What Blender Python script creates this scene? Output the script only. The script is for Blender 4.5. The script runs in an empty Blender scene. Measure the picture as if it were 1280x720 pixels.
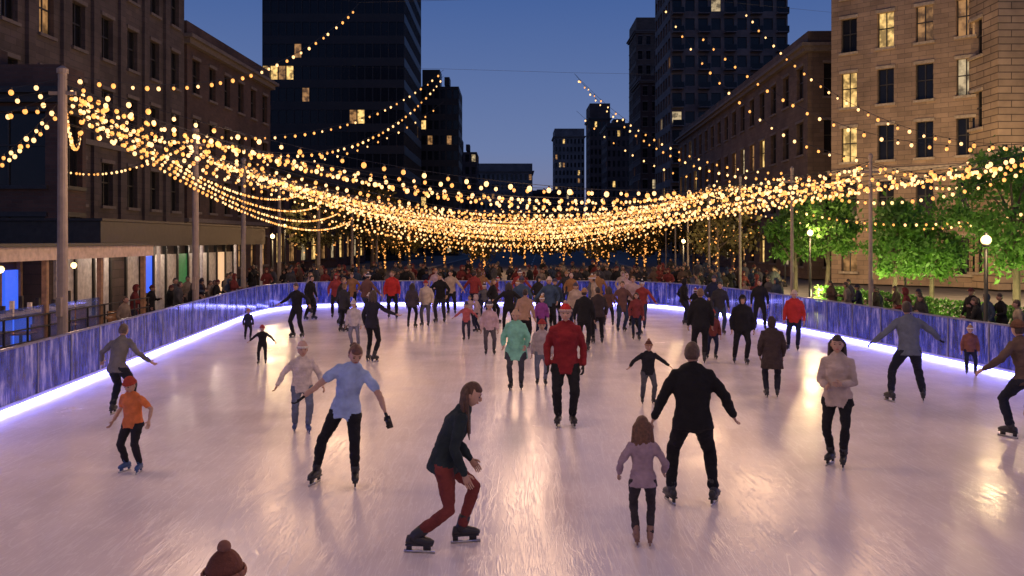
import bpy, math, random, bmesh
import numpy as np
from mathutils import Vector, Matrix, noise
random.seed(11)
scene = bpy.context.scene
COL = scene.collection
V = Vector

# ---------------------------------------------------------------- materials
def new_mat(name):
    m = bpy.data.materials.new(name); m.use_nodes = True
    nt = m.node_tree; b = nt.nodes['Principled BSDF']
    return m, nt, b

def simple(name, col, rough=.6, metal=0., vary=.25, scale=6., bump=0., bscale=40., emis=None, es=0., spec=.5, alpha=1.):
    m, nt, b = new_mat(name)
    b.inputs['Roughness'].default_value = rough
    b.inputs['Metallic'].default_value = metal
    b.inputs['Specular IOR Level'].default_value = spec
    tc = nt.nodes.new('ShaderNodeTexCoord')
    n = nt.nodes.new('ShaderNodeTexNoise'); n.inputs['Scale'].default_value = scale; n.inputs['Detail'].default_value = 5
    nt.links.new(tc.outputs['Object'], n.inputs['Vector'])
    r = nt.nodes.new('ShaderNodeValToRGB')
    lo = tuple(c*(1-vary) for c in col)+(1,); hi = tuple(min(1, c*(1+vary)) for c in col)+(1,)
    r.color_ramp.elements[0].color = lo; r.color_ramp.elements[0].position = .3
    r.color_ramp.elements[1].color = hi; r.color_ramp.elements[1].position = .7
    nt.links.new(n.outputs['Fac'], r.inputs['Fac']); nt.links.new(r.outputs['Color'], b.inputs['Base Color'])
    if bump > 0:
        n2 = nt.nodes.new('ShaderNodeTexNoise'); n2.inputs['Scale'].default_value = bscale; n2.inputs['Detail'].default_value = 4
        nt.links.new(tc.outputs['Object'], n2.inputs['Vector'])
        bp = nt.nodes.new('ShaderNodeBump'); bp.inputs['Strength'].default_value = bump; bp.inputs['Distance'].default_value = .02
        nt.links.new(n2.outputs['Fac'], bp.inputs['Height']); nt.links.new(bp.outputs['Normal'], b.inputs['Normal'])
    if emis:
        b.inputs['Emission Color'].default_value = tuple(emis)+(1,); b.inputs['Emission Strength'].default_value = es
    if alpha < 1: b.inputs['Alpha'].default_value = alpha
    return m

_c = {}
def cloth(col):
    k = ('c',)+tuple(col)
    if k not in _c: _c[k] = simple('cloth', col, .88, vary=.22, scale=7, bump=.5, bscale=30, spec=.25)
    return _c[k]
def skinm(col):
    k = ('s',)+tuple(col)
    if k not in _c: _c[k] = simple('skin', col, .5, vary=.08, scale=20)
    return _c[k]
def hairm(col):
    k = ('h',)+tuple(col)
    if k not in _c: _c[k] = simple('hair', col, .55, vary=.4, scale=30, bump=.6, bscale=90)
    return _c[k]
M_blade = simple('skate_steel', (.5,.5,.52), .3, 1.)
M_eye = simple('eye_dark', (.02,.015,.012), .2)
M_lip = simple('lip', (.35,.10,.09), .5)

def masonry(name, col, mortar, bw=.9, bh=.32, rough=.85, band=False):
    m, nt, b = new_mat(name); b.inputs['Roughness'].default_value = rough
    tc = nt.nodes.new('ShaderNodeTexCoord'); s = nt.nodes.new('ShaderNodeSeparateXYZ'); c = nt.nodes.new('ShaderNodeCombineXYZ')
    ad = nt.nodes.new('ShaderNodeMath'); ad.operation = 'ADD'
    nt.links.new(tc.outputs['Object'], s.inputs[0]); nt.links.new(s.outputs[0], ad.inputs[0]); nt.links.new(s.outputs[1], ad.inputs[1])
    nt.links.new(ad.outputs[0], c.inputs[0]); nt.links.new(s.outputs[2], c.inputs[1])
    br = nt.nodes.new('ShaderNodeTexBrick'); br.inputs['Scale'].default_value = 1.
    br.inputs['Brick Width'].default_value = bw; br.inputs['Row Height'].default_value = bh
    br.inputs['Mortar Size'].default_value = .012 if not band else .03
    br.inputs['Color1'].default_value = tuple(x*1.12 for x in col)+(1,); br.inputs['Color2'].default_value = tuple(x*.82 for x in col)+(1,)
    br.inputs['Mortar'].default_value = tuple(mortar)+(1,)
    nt.links.new(c.outputs[0], br.inputs['Vector'])
    n = nt.nodes.new('ShaderNodeTexNoise'); n.inputs['Scale'].default_value = .35; n.inputs['Detail'].default_value = 8; n.inputs['Roughness'].default_value = .65
    nt.links.new(tc.outputs['Object'], n.inputs['Vector'])
    rp = nt.nodes.new('ShaderNodeValToRGB'); rp.color_ramp.elements[0].position = .3; rp.color_ramp.elements[0].color = (.5,.48,.47,1)
    rp.color_ramp.elements[1].position = .7; rp.color_ramp.elements[1].color = (1.1,1.05,1,1)
    nt.links.new(n.outputs['Fac'], rp.inputs['Fac'])
    mx = nt.nodes.new('ShaderNodeMix'); mx.data_type = 'RGBA'; mx.blend_type = 'MULTIPLY'; mx.inputs[0].default_value = 1.
    nt.links.new(br.outputs['Color'], mx.inputs[6]); nt.links.new(rp.outputs['Color'], mx.inputs[7])
    nt.links.new(mx.outputs[2], b.inputs['Base Color'])
    bp = nt.nodes.new('ShaderNodeBump'); bp.inputs['Strength'].default_value = .5; bp.inputs['Distance'].default_value = .03; bp.invert = True
    nt.links.new(br.outputs['Fac'], bp.inputs['Height']); nt.links.new(bp.outputs['Normal'], b.inputs['Normal'])
    return m

def lit_window(name, col, st):
    m, nt, b = new_mat(name); b.inputs['Base Color'].default_value = (.05,.04,.03,1); b.inputs['Roughness'].default_value = .15
    tc = nt.nodes.new('ShaderNodeTexCoord'); n = nt.nodes.new('ShaderNodeTexNoise'); n.inputs['Scale'].default_value = 1.7; n.inputs['Detail'].default_value = 3
    nt.links.new(tc.outputs['Object'], n.inputs['Vector'])
    rp = nt.nodes.new('ShaderNodeValToRGB'); rp.color_ramp.elements[0].position = .38; rp.color_ramp.elements[0].color = tuple(c*.22 for c in col)+(1,)
    rp.color_ramp.elements[1].position = .6; rp.color_ramp.elements[1].color = tuple(col)+(1,)
    nt.links.new(n.outputs['Fac'], rp.inputs['Fac']); nt.links.new(rp.outputs['Color'], b.inputs['Emission Color'])
    b.inputs['Emission Strength'].default_value = st
    m.cycles.emission_sampling = 'NONE'
    return m
M_glass = simple('window_glass_dark', (.012,.012,.014), .15, vary=.3, scale=.6, spec=.35)
M_glassb = simple('tower_glass_dark', (.007,.007,.010), .22, vary=.3, scale=.3, spec=.3)
M_lit1 = lit_window('window_lit_warm', (1.,.62,.2), 1.35)
M_lit2 = lit_window('window_lit_dim', (1.,.5,.18), .42)
M_lit3 = lit_window('window_lit_pale', (1.,.75,.42), .6)

# ---------------------------------------------------------------- mesh builder
class MB:
    def __init__(s): s.v=[]; s.f=[]; s.m=[]
    def quad(s,a,b,c,d,m=0):
        i=len(s.v); s.v += [tuple(a),tuple(b),tuple(c),tuple(d)]; s.f.append((i,i+1,i+2,i+3)); s.m.append(m)
    def box(s,x0,x1,y0,y1,z0,z1,m=0,T=None):
        P=[V((x,y,z)) for z in (z0,z1) for y in (y0,y1) for x in (x0,x1)]
        if T is not None: P=[T@p for p in P]
        i=len(s.v); s.v += [tuple(p) for p in P]
        for f in ((0,2,3,1),(4,5,7,6),(0,1,5,4),(2,6,7,3),(0,4,6,2),(1,3,7,5)):
            s.f.append(tuple(i+k for k in f)); s.m.append(m)
    def obox(s,p,q,t0,t1,z0,z1,m=0):
        p=V((p[0],p[1],0)); q=V((q[0],q[1],0)); d=(q-p).normalized(); n=V((-d.y,d.x,0))
        P=[]
        for z in (z0,z1):
            for t in (t0,t1):
                for e in (p,q): P.append(e+n*t+V((0,0,z)))
        i=len(s.v); s.v += [tuple(p) for p in P]
        for f in ((0,2,3,1),(4,5,7,6),(0,1,5,4),(2,6,7,3),(0,4,6,2),(1,3,7,5)):
            s.f.append(tuple(i+k for k in f)); s.m.append(m)
    def loft(s,pts,rad,side=V((1,0,0)),m=0,n=10,rnd=False):
        pts=[V(p) for p in pts]; rad=[(r,r) if not isinstance(r,(tuple,list)) else r for r in rad]
        if rnd:
            t0=(pts[0]-pts[1]).normalized(); t1=(pts[-1]-pts[-2]).normalized()
            a=min(rad[0]); b=min(rad[-1])
            pts=[pts[0]+t0*a*.75]+pts+[pts[-1]+t1*b*.75]
            rad=[(rad[0][0]*.55,rad[0][1]*.55)]+rad+[(rad[-1][0]*.55,rad[-1][1]*.55)]
        b0=len(s.v); N=len(pts)
        for i in range(N):
            t=(pts[min(i+1,N-1)]-pts[max(i-1,0)]).normalized()
            u=side-t*side.dot(t)
            if u.length<1e-2: u=t.orthogonal()
            u.normalize(); w=t.cross(u)
            for k in range(n):
                a=2*math.pi*k/n
                s.v.append(tuple(pts[i]+u*rad[i][0]*math.cos(a)+w*rad[i][1]*math.sin(a)))
        for i in range(N-1):
            for k in range(n):
                k2=(k+1)%n
                s.f.append((b0+i*n+k,b0+i*n+k2,b0+(i+1)*n+k2,b0+(i+1)*n+k)); s.m.append(m)
        s.f.append(tuple(b0+k for k in range(n))[::-1]); s.m.append(m)
        s.f.append(tuple(b0+(N-1)*n+k for k in range(n))); s.m.append(m)
    def ball(s,c,ax,fn,m=0,nu=16,nv=12):
        b0=len(s.v); c=V(c)
        s.v.append(tuple(c+ax@fn(V((0,0,1)))))
        for j in range(1,nv):
            th=math.pi*j/nv
            for k in range(nu):
                a=2*math.pi*k/nu
                s.v.append(tuple(c+ax@fn(V((math.sin(th)*math.cos(a),math.sin(th)*math.sin(a),math.cos(th))))))
        s.v.append(tuple(c+ax@fn(V((0,0,-1))))); e=len(s.v)-1
        for k in range(nu):
            k2=(k+1)%nu
            s.f.append((b0,b0+1+k,b0+1+k2)); s.m.append(m)
            for j in range(nv-2):
                q=b0+1+j*nu
                s.f.append((q+k,q+nu+k,q+nu+k2,q+k2)); s.m.append(m)
            q=b0+1+(nv-2)*nu
            s.f.append((q+k,e,q+k2)); s.m.append(m)
    def obj(s,name,mats,parent=None,smooth=False,loc=None,rz=0.,link=True):
        me=bpy.data.meshes.new(name); me.from_pydata(s.v,[],s.f)
        for m in mats: me.materials.append(m)
        me.polygons.foreach_set('material_index',s.m)
        if smooth: me.polygons.foreach_set('use_smooth',[True]*len(s.f))
        me.update()
        o=bpy.data.objects.new(name,me)
        if link: COL.objects.link(o)
        if loc is not None: o.location=loc
        o.rotation_euler[2]=rz
        if parent: o.parent=parent
        return o

def empty(name,loc=(0,0,0)):
    o=bpy.data.objects.new(name,None); COL.objects.link(o); o.location=loc; o.empty_display_size=.3; return o

# ---------------------------------------------------------------- people
def ik(a,b,l1,l2,pole):
    d=b-a; L=d.length; mx=(l1+l2)*.998
    if L>mx: b=a+d*(mx/L); d=b-a; L=mx
    x=(l1*l1-l2*l2+L*L)/(2*L); hh=math.sqrt(max(0,l1*l1-x*x))
    dn=d.normalized(); p=pole-dn*pole.dot(dn)
    if p.length<1e-3: p=dn.orthogonal()
    p.normalize(); return a+dn*x+p*hh, b

def hand_geo(mb,w,d,side,sc,m,n=6,grip=.5):
    """palm loft + four fingers + thumb. d direction of forearm, side = direction of thumb"""
    d=d.normalized(); s=(side-d*side.dot(d)).normalized(); nn=d.cross(s)
    mb.loft([w-d*.03*sc,w+d*.02*sc,w+d*.06*sc,w+d*.09*sc],[(.022*sc,.018*sc),(.034*sc,.017*sc),(.041*sc,.015*sc),(.037*sc,.011*sc)],s,m,8)
    for i,(o,l) in enumerate(((.030,.072),(.010,.080),(-.010,.075),(-.029,.058))):
        b=w+d*.085*sc+s*o*sc; r=.0088*sc
        p1=b+(d+nn*.25*grip).normalized()*l*.45*sc
        p2=p1+(d+nn*1.1*grip).normalized()*l*.32*sc
        p3=p2+(d*.6+nn*1.6*grip).normalized()*l*.25*sc
        mb.loft([b,p1,p2,p3],[r,r*.95,r*.88,r*.65],s,m,n)
    b=w+d*.028*sc+s*.030*sc
    p1=b+(d*.7+s*.75+nn*.2).normalized()*.038*sc; p2=p1+(d*.95+s*.25+nn*.35).normalized()*.030*sc
    mb.loft([b,p1,p2],[.012*sc,.0105*sc,.007*sc],s,m,n)

def head_geo(mb,c,ax,sc,hair,near,rnd):
    def hd(v,k=1.):
        x=.074*v.x; y=.094*v.y; z=.115*v.z
        if v.z<0: x*=1-.30*v.z*v.z; y*=1-.16*v.z*v.z
        if v.z<-.3 and v.y>0: y+=.014*(-v.z-.3)
        if v.y<0: y*=1.03
        return V((x,y,z))*sc*k
    nu,nv=(20,16) if near else (12,9)
    mb.ball(c,ax,lambda v:hd(v),2,nu,nv)
    def el(p,r,m,nu=8,nv=6): mb.ball(c+ax@(V(p)*sc),ax,lambda v:V((v.x*r[0],v.y*r[1],v.z*r[2]))*sc,m,nu,nv)
    el((0,.096,-.018),(.012,.017,.024),2)
    for s in (-1,1):
        el((s*.031,.083,.006),(.013,.008,.007),6); el((s*.075,-.004,-.008),(.010,.018,.028),2)
        el((s*.031,.088,.028),(.018,.006,.004),3)
    el((0,.085,-.058),(.024,.008,.007),7)
    def shell(k,m,test):
        mb.ball(c,ax,lambda v:hd(v,k*(1+.03*noise.noise(v*3+V((rnd,0,0)))) if test(v) else .93),m,nu+4,nv+2)
    if hair in('short','long','tail','bun','cap'):
        shell(1.11,3,lambda v:not((v.y>.12 and v.z<.42+.1*v.x) or v.z<-.55 or (v.y>-.2 and v.z<-.12)))
    elif hair in('beanie','pom','santa'):
        shell(1.08,3,lambda v:v.y<.0 and -.6<v.z<.3)
    if hair in('beanie','pom','santa'):
        mb.ball(c,ax,lambda v:(hd(v,1.17)+V((0,0,.012*sc))) if v.z>.18 else hd(v,.9),8,nu,nv+4)
        K=16
        pts=[c+ax@V((.092*math.cos(a)*sc,(.108*math.sin(a)-.004)*sc,(.040+.006*math.sin(a))*sc)) for a in [2*math.pi*i/K for i in range(K)]]
        for i in range(K): mb.loft([pts[i],pts[(i+1)%K]],[(.018*sc,.008*sc)]*2,ax@V((0,0,1)),9 if hair!='beanie' else 8,6)
        if hair!='beanie': el((0,-.005,.155),(.032,.032,.032),9,10,8)
    if hair=='hood':
        shell(1.30,0,lambda v:not(v.y>.35 and v.z<.62 and abs(v.x)<.75))
        shell(1.09,3,lambda v:v.z>.3 and v.y>0)
    if hair=='cap':
        mb.ball(c,ax,lambda v:(hd(v,1.15)) if v.z>.22 else hd(v,.9),8,nu,nv+4)
        mb.loft([c+ax@V((0,.07*sc,.045*sc)),c+ax@V((0,.12*sc,.045*sc)),c+ax@V((0,.155*sc,.035*sc))],[(.075*sc,.006*sc),(.07*sc,.006*sc),(.045*sc,.004*sc)],ax@V((1,0,0)),8,10)
    rr=random.Random(int(rnd*100))
    if hair in('long',):
        back=ax@V((0,-1,0)); sd=ax@V((1,0,0)); dn=V((0,0,-1))
        for i in range(13 if near else 7):
            a=(i/(12 if near else 6)-.5)*2
            p0=c+ax@V((a*.060*sc,-.035*sc-(1-a*a)*.03*sc,.05*sc))
            off=sd*a*.085*sc+back*(.085*(1-.55*a*a))*sc
            L=(.36+.07*rr.random())*sc
            w=V((rr.uniform(-.02,.02),rr.uniform(-.02,.02),0))
            mb.loft([p0,c+off+V((0,0,0)),c+off*1.1+dn*L*.45+w,c+off*.95+dn*L*.8+w*1.5,c+off*.85+dn*L+w*2],
                    [(.025*sc,.02*sc),(.032*sc,.024*sc),(.030*sc,.022*sc),(.020*sc,.014*sc),(.004*sc,.004*sc)],sd,3,7)
    if hair=='tail':
        p=c+ax@V((0,-.10*sc,.03*sc))
        mb.loft([p,p+ax@V((0,-.04,-.02))*sc,p+ax@V((0,-.05,-.12))*sc,p+ax@V((0,-.03,-.24))*sc],[.02*sc,.03*sc,.028*sc,.006*sc],ax@V((1,0,0)),3,8)
    if hair=='bun': el((0,-.10,.05),(.04,.035,.04),3,10,8)

def figure(name,x,y,h,face,top=(.03,.03,.035),pants=(.015,.015,.02),hair='short',hcol=(.05,.03,.02),skin=(.45,.27,.19),
           lean=6,tilt=0,hip=(0,0,.93),fl=(-.11,0,0,-8),fr=(.11,0,0,8),hl=(-.10,.07,-.50),hr=(.10,.07,-.50),
           bulk=1.,hem=.06,fem=False,skate=(.02,.02,.022),hat=(.15,.02,.02),hat2=(.6,.6,.6),kid=False,look=0,nod=0,
           tee=False,glove=None,near=False,collar=True,boots=False,elb=None,prop=None,link=True):
    rs=random.Random(int(abs(x*137+y*71)*10)); hs=1.20 if kid else 1.0
    MBx=MB(); segs=[]
    L,F,U=V((1,0,0)),V((0,1,0)),V((0,0,1))
    hipc=V(hip); ln=math.radians(lean); tl=math.radians(tilt)
    a=V((math.sin(tl),math.sin(ln),math.cos(ln)*math.cos(tl))).normalized()
    sr=(L-a*L.dot(a)).normalized(); f2=a.cross(sr)
    a0=(a+U).normalized()
    tor=.50 if not kid else .47
    b=bulk
    if fem: R=[(.165,.115),(.132,.10),(.155,.118),(.135,.085)]
    else: R=[(.160,.115),(.150,.108),(.182,.125),(.150,.088)]
    P=[hipc-a0*.03,hipc+a0*.17,hipc+a0*.17+a*(tor-.17-.12),hipc+a0*.17+a*(tor-.17-.01)]
    R2=[(r[0]*b,r[1]*b*(1+(b-1)*.5)) for r in R]
    sh=P[3]; nk=sh+a*.03
    MBx.loft(P,R2,sr,0,16,True)
    for i in range(3): segs.append((P[i],P[i+1],sum(R2[i])/2,sum(R2[i+1])/2,'T'))
    hz=-a0*.6-U*.4
    hb=[hipc+a0*.10,hipc+hz*.04,hipc+hz*(.04+hem)]
    MBx.loft(hb,[(.15*b,.112*b),(.178*b,.135*b),(.182*b+hem*.10,.138*b+hem*.12)],sr,0,16)
    segs.append((hb[0],hb[2],.13*b,.15*b,'T'))
    ntop=nk+a*.07+f2*.012
    MBx.loft([sh-a*.04,nk,ntop],[(.10,.07),(.055,.055),(.050,.052)],sr,0,12); segs.append((nk,ntop,.055,.05,'N'))
    if collar:
        MBx.loft([sh-a*.03,nk+a*.02,nk+a*.035],[(.10*b,.085*b),(.072*b,.075*b),(.066*b,.07*b)],sr,0,12); segs.append((sh,nk+a*.025,.08,.075,'T'))
    sw=(.150 if fem else .170)*(.95+.05*b)
    wr={}
    for s,ht,nm in ((-1,hl,'l'),(1,hr,'r')):
        sj=sh-a*.035+sr*s*sw
        inn=sh-a*.045+sr*s*sw*.5
        tgt=sj+V(ht)
        pole=elb[0 if s<0 else 1] if elb else (V((s*.6,-1,-.4)))
        e,w=ik(sj,tgt,.285,.255,V(pole)); 
        ab=.5+.5*b
        r0,r1,r2=.062*b,.050*ab*b**.5,.039*ab
        if tee: MBx.loft([inn,sj,sj.lerp(e,.55),sj.lerp(e,.75)],[.06*b,.060*b,.062,.055],F,0,10); MBx.loft([sj.lerp(e,.4),e,e.lerp(w,.3),w],[.045,.040,.040,.027],F,0,10)
        else:
            MBx.loft([inn,sj,sj.lerp(e,.5),e,e.lerp(w,.4),w],[.07*b,r0,(r0+r1)/2,r1,(r1*.6+r2*.5),r2],F,0,10,True)
        segs.append((sj,sj.lerp(e,.7) if tee else e,r0,r1,'A'))
        if tee: segs.append((sj.lerp(e,.75),w,.042,.03,'S'))
        else: segs.append((e,w,r1,r2,'A'))
        wr[nm]=(e,w,s)
    lf={}
    for s,ft,nm in ((-1,fl,'l'),(1,fr,'r')):
        hj=hipc+L*s*.088-U*.02
        ank=V((ft[0],ft[1],.16+ft[2]))
        k,an=ik(hj,ank,.415,.40,V((s*.22,1,.15)))
        pb=1.12 if not fem else .98
        MBx.loft([hj+U*.03,hj.lerp(k,.3),hj.lerp(k,.75),k,k.lerp(an,.3),k.lerp(an,.75),an+(k-an).normalized()*.03],
                 [.092*pb,.090*pb,.070*pb,.063*pb,.063*pb,.054*pb,.054*pb],F,0,12,True)
        segs.append((hj,k,.09*pb,.062*pb,'L')); segs.append((k,an,.062*pb,.05*pb,'L'))
        lf[nm]=(k,an,ft,s)
    me=bpy.data.meshes.new('t'); me.from_pydata(MBx.v,[],MBx.f); me.update()
    ob=bpy.data.objects.new('t',me); COL.objects.link(ob)
    md=ob.modifiers.new('r','REMESH'); md.mode='VOXEL'; md.voxel_size=.0145 if near else .027
    ms=ob.modifiers.new('s','SMOOTH'); ms.factor=.5; ms.iterations=5 if near else 2
    bpy.context.view_layer.update()
    dg=bpy.context.evaluated_depsgraph_get(); m2=bpy.data.meshes.new_from_object(ob.evaluated_get(dg))
    nvt=len(m2.vertices); co=np.empty(nvt*3); m2.vertices.foreach_get('co',co); co=co.reshape(-1,3)
    no=np.empty(nvt*3); m2.vertices.foreach_get('normal',no); no=no.reshape(-1,3)
    fc=[tuple(p.vertices) for p in m2.polygons]
    cen=np.array([co[list(f)].mean(axis=0) for f in fc])
    best=np.full(len(fc),1e9); lab=np.zeros(len(fc),int); names='TNASL'
    for p0,p1,r0,r1,lb in segs:
        A=np.array(p0); D=np.array(p1)-A; t=np.clip(((cen-A)@D)/(D@D),0,1)
        d=np.linalg.norm(cen-(A+t[:,None]*D),axis=1)-(r0+(r1-r0)*t)
        w=d<best; best[w]=d[w]; lab[w]=names.index(lb)
    s_=(cen-np.array(hipc))@np.array(a0)
    mi=np.zeros(len(fc),int); mi[(lab==1)|(lab==3)]=2; mi[lab==4]=1
    tl_=(lab==0)|(lab==4)
    mi[tl_&(s_>-(.05+hem))&((lab==0)|(s_>-.02))]=0
    mi[tl_&(s_<=-(.05+hem))]=1
    amp=.012 if near else .009
    seed=rs.random()*50
    for i in range(nvt):
        c=co[i]; q=V((c[0]*8+seed,c[1]*8,c[2]*(13)))
        f=noise.noise(q)+.6*noise.noise(q*2.3)
        co[i]=c+no[i]*f*amp
    bpy.data.objects.remove(ob); bpy.data.meshes.remove(m2)
    out=MB(); out.v=[tuple(c) for c in co]; out.f=fc; out.m=[int(q) for q in mi]
    gm=10 if glove else 2
    for nm in wr:
        e,w,s=wr[nm]; d=(w-e).normalized()
        side=F*1.0+V((-s*.3,0,.2))
        if abs(d.dot(F))>.8: side=U+V((-s*.5,0,0))
        hand_geo(out,w+d*.012,d,side,.94*(1.08 if kid else 1),gm,6 if near else 4,.8)
        if prop=='phone' and nm=='l':
            T=Matrix.Translation(w+d*.10)@Matrix.Rotation(.3,4,'Y')
            out.box(-.035,.035,-.008,.008,-.07,.07,6,T)
    yw=math.radians(look); nd=math.radians(nod)
    ha=(a*.35+U).normalized(); rm=Matrix.Rotation(-yw,3,ha)
    hf=(F-ha*F.dot(ha)).normalized(); hf=rm@hf
    hf=(hf*math.cos(nd)-ha*math.sin(nd)).normalized(); hr_=hf.cross(ha).normalized(); hu=hr_.cross(hf)
    ax=Matrix((hr_,hf,hu)).transposed()
    hc=ntop+ha*.092*hs+hf*.018
    head_geo(out,hc,ax,hs,hair,near,rs.random()*9)
    for nm in lf:
        k,an,ft,s=lf[nm]; ta=math.radians(ft[3]); fd=V((math.sin(ta),math.cos(ta),0)); sd=V((fd.y,-fd.x,0)); up=U
        zb=an-up*.16
        B=lambda f_,u_,r_=0: zb+fd*f_+up*u_+sd*r_
        so=.075 if not boots else .02
        out.loft([B(-.085,so+.05),B(-.06,so+.045),B(0,so+.05),B(.06,so+.045),B(.13,so+.034),B(.175,so+.026)],
                 [(.028,.040),(.038,.048),(.042,.052),(.043,.045),(.044,.034),(.022,.018)],sd,4,10,False)
        sh_=(k-an).normalized()
        out.loft([B(-.02,so+.04),an+V((0,0,.0)),an+sh_*.07,an+sh_*.11],[(.044,.058),(.044,.054),(.052,.058),(.050,.055)],sd,4,10)
        if not boots:
            M=Matrix((sd,fd,up)).transposed().to_4x4(); T=Matrix.Translation(zb)@M
            out.box(-.003,.003,-.105,.185,0.,.030,5,T)
            out.box(-.010,.010,-.085,-.035,.028,so+.012,4,T); out.box(-.010,.010,.075,.145,.028,so+.008,4,T)
            out.box(-.030,.030,-.09,.165,so-.004,so+.012,4,T)
    if ('b',skate) not in _c: _c[('b',skate)]=simple('boot',skate,.45)
    mats=[cloth(top),cloth(pants),skinm(skin),hairm(hcol),_c[('b',skate)],M_blade,M_eye,M_lip,cloth(hat),cloth(hat2),cloth(glove or (.02,.02,.02))]
    o=out.obj(name,mats,smooth=True,link=link)
    o.location=(x,y,.002); o.rotation_euler[2]=-math.radians(face); k=h/1.75; o.scale=(k,k,k)
    return o

SK='ice_skater'; KID='child_skater'
BLK=(.012,.012,.014); NAVY=(.015,.02,.045); JEAN=(.03,.045,.085); CHAR=(.03,.03,.035)
figure(SK,-6.74,15.1,1.66,15,(.14,.13,.12),(.014,.016,.025),hcol=(.09,.06,.04),lean=24,tilt=-6,hip=(0.02,-.08,.88),fl=(-.16,.02,0,-18),fr=(.10,.16,0,5),hl=(-.34,.12,-.34),hr=(.30,.16,-.36),near=True,look=-10,nod=10)
figure(KID,-4.91,11.4,1.24,195,(.62,.17,.05),(.018,.016,.02),'beanie',kid=True,hat=(.35,.05,.03),skate=(.03,.08,.22),hl=(-.26,.08,-.38),hr=(.16,.08,-.42),fl=(-.16,.02,0,-15),fr=(.14,0,0,10),near=True,nod=18,tee=True,bulk=1.15,collar=False)
figure(KID,-3.28,13.75,1.42,160,(.55,.47,.42),(.13,.15,.20),'pom',kid=True,hat=(.45,.30,.25),hat2=(.6,.55,.5),hl=(-.20,.1,-.44),hr=(.30,.1,-.40),fl=(-.10,.10,0,-6),fr=(.12,-.10,0,14),skate=(.05,.08,.2),bulk=1.18,near=True,hem=.10)
figure(SK,-2.12,10.8,1.84,182,(.30,.39,.60),(.012,.012,.015),'bun',hcol=(.12,.05,.03),lean=14,tilt=-15,hip=(-.08,0,.90),fl=(-.20,.06,0,-12),fr=(.28,-.04,0,14),hl=(-.26,.10,-.44),hr=(.40,.08,-.32),fem=True,tee=True,near=True,look=-25,nod=25,collar=False,prop='phone',glove=(.02,.02,.02),bulk=1.05)
figure(SK,-.63,8.57,1.80,84,(.018,.028,.032),(.16,.035,.03),'long',hcol=(.075,.035,.018),lean=27,hip=(0,-.04,.83),fl=(-.12,.14,0,-4),fr=(.10,-.30,0,12),hl=(-.06,.10,-.46),hr=(.05,.02,-.50),fem=True,near=True,look=12,nod=12,skate=(.015,.015,.02),bulk=1.05)
figure(KID,1.28,8.62,1.27,4,(.30,.22,.26),(.035,.03,.035),'long',hcol=(.12,.055,.03),kid=True,fem=True,hl=(-.16,.10,-.40),hr=(.15,.12,-.38),fl=(-.08,.02,0,-4),fr=(.10,0,0,6),skate=(.22,.12,.09),near=True,hem=.08,bulk=1.05)
figure(SK,2.05,10.,1.88,6,(.010,.010,.011),(.010,.010,.012),'short',hcol=(.07,.04,.025),lean=7,hip=(0,-.03,.91),fl=(-.22,0,0,-20),fr=(.22,0,0,22),hl=(-.22,.06,-.46),hr=(.26,.08,-.43),bulk=1.2,near=True,look=12,nod=5)
figure(SK,.86,14.16,1.98,182,(.19,.015,.02),BLK,'santa',hat=(.35,.02,.02),hat2=(.35,.25,.22),hcol=(.05,.03,.02),lean=2,hl=(-.08,.02,-.50),hr=(.08,.06,-.49),fl=(-.10,0,0,-12),fr=(.10,.0,0,12),bulk=1.12,hem=.12,near=True,glove=(.02,.02,.02))
figure(SK,4.33,11.7,1.76,208,(.45,.36,.31),(.012,.012,.014),'long',hcol=(.025,.015,.01),lean=3,hl=(.06,.24,-.26),hr=(-.04,.24,-.30),fl=(-.08,.06,0,-4),fr=(.09,-.06,0,14),fem=True,bulk=1.12,near=True,hem=.08,look=-8)
figure(SK,7.34,16.3,1.92,5,(.11,.13,.17),(.015,.018,.03),'short',hcol=(.03,.02,.015),lean=10,hip=(0,-.05,.90),fl=(-.28,0,0,-18),fr=(.26,.05,0,18),hl=(-.36,.1,-.34),hr=(.38,.12,-.30),bulk=1.08,near=True,glove=(.02,.02,.02))
figure(SK,7.80,13.3,1.88,345,(.09,.06,.05),(.015,.018,.03),'beanie',hat=(.1,.05,.03),lean=16,hip=(0,0,.86),hl=(-.34,.15,-.34),hr=(.3,.1,-.35),fl=(-.20,.1,0,-16),fr=(.20,-.1,0,16),bulk=1.14,near=True)
figure(SK,6.78,11.0,1.75,0,(.05,.05,.06),JEAN,'short',lean=10,fl=(-.2,.0,0,-8),fr=(.14,0,0,10),near=True)
figure(KID,2.49,16.1,1.16,176,(.015,.015,.02),(.08,.08,.09),'pom',kid=True,hat=(.10,.04,.03),hat2=(.35,.2,.12),hl=(-.38,.08,-.28),hr=(.36,.08,-.30),fl=(-.14,.05,0,-10),fr=(.16,0,0,12),bulk=1.15,near=True)
figure(SK,4.95,16.75,1.54,10,(.05,.035,.032),(.02,.02,.03),'hood',lean=4,bulk=1.22,hem=.26,hl=(-.07,.10,-.48),hr=(.07,.10,-.48),near=True)
figure(SK,.08,17.6,1.62,186,(.20,.50,.36),(.05,.05,.06),'beanie',hat=(.45,.30,.2),bulk=1.32,hem=.22,fem=True,hl=(-.08,.18,-.40),hr=(.10,.18,-.40),near=True)
figure(SK,-1.25,3.72,1.66,5,(.05,.03,.03),BLK,'pom',hat=(.14,.05,.035),hat2=(.24,.11,.08),bulk=1.1,near=True)
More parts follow.
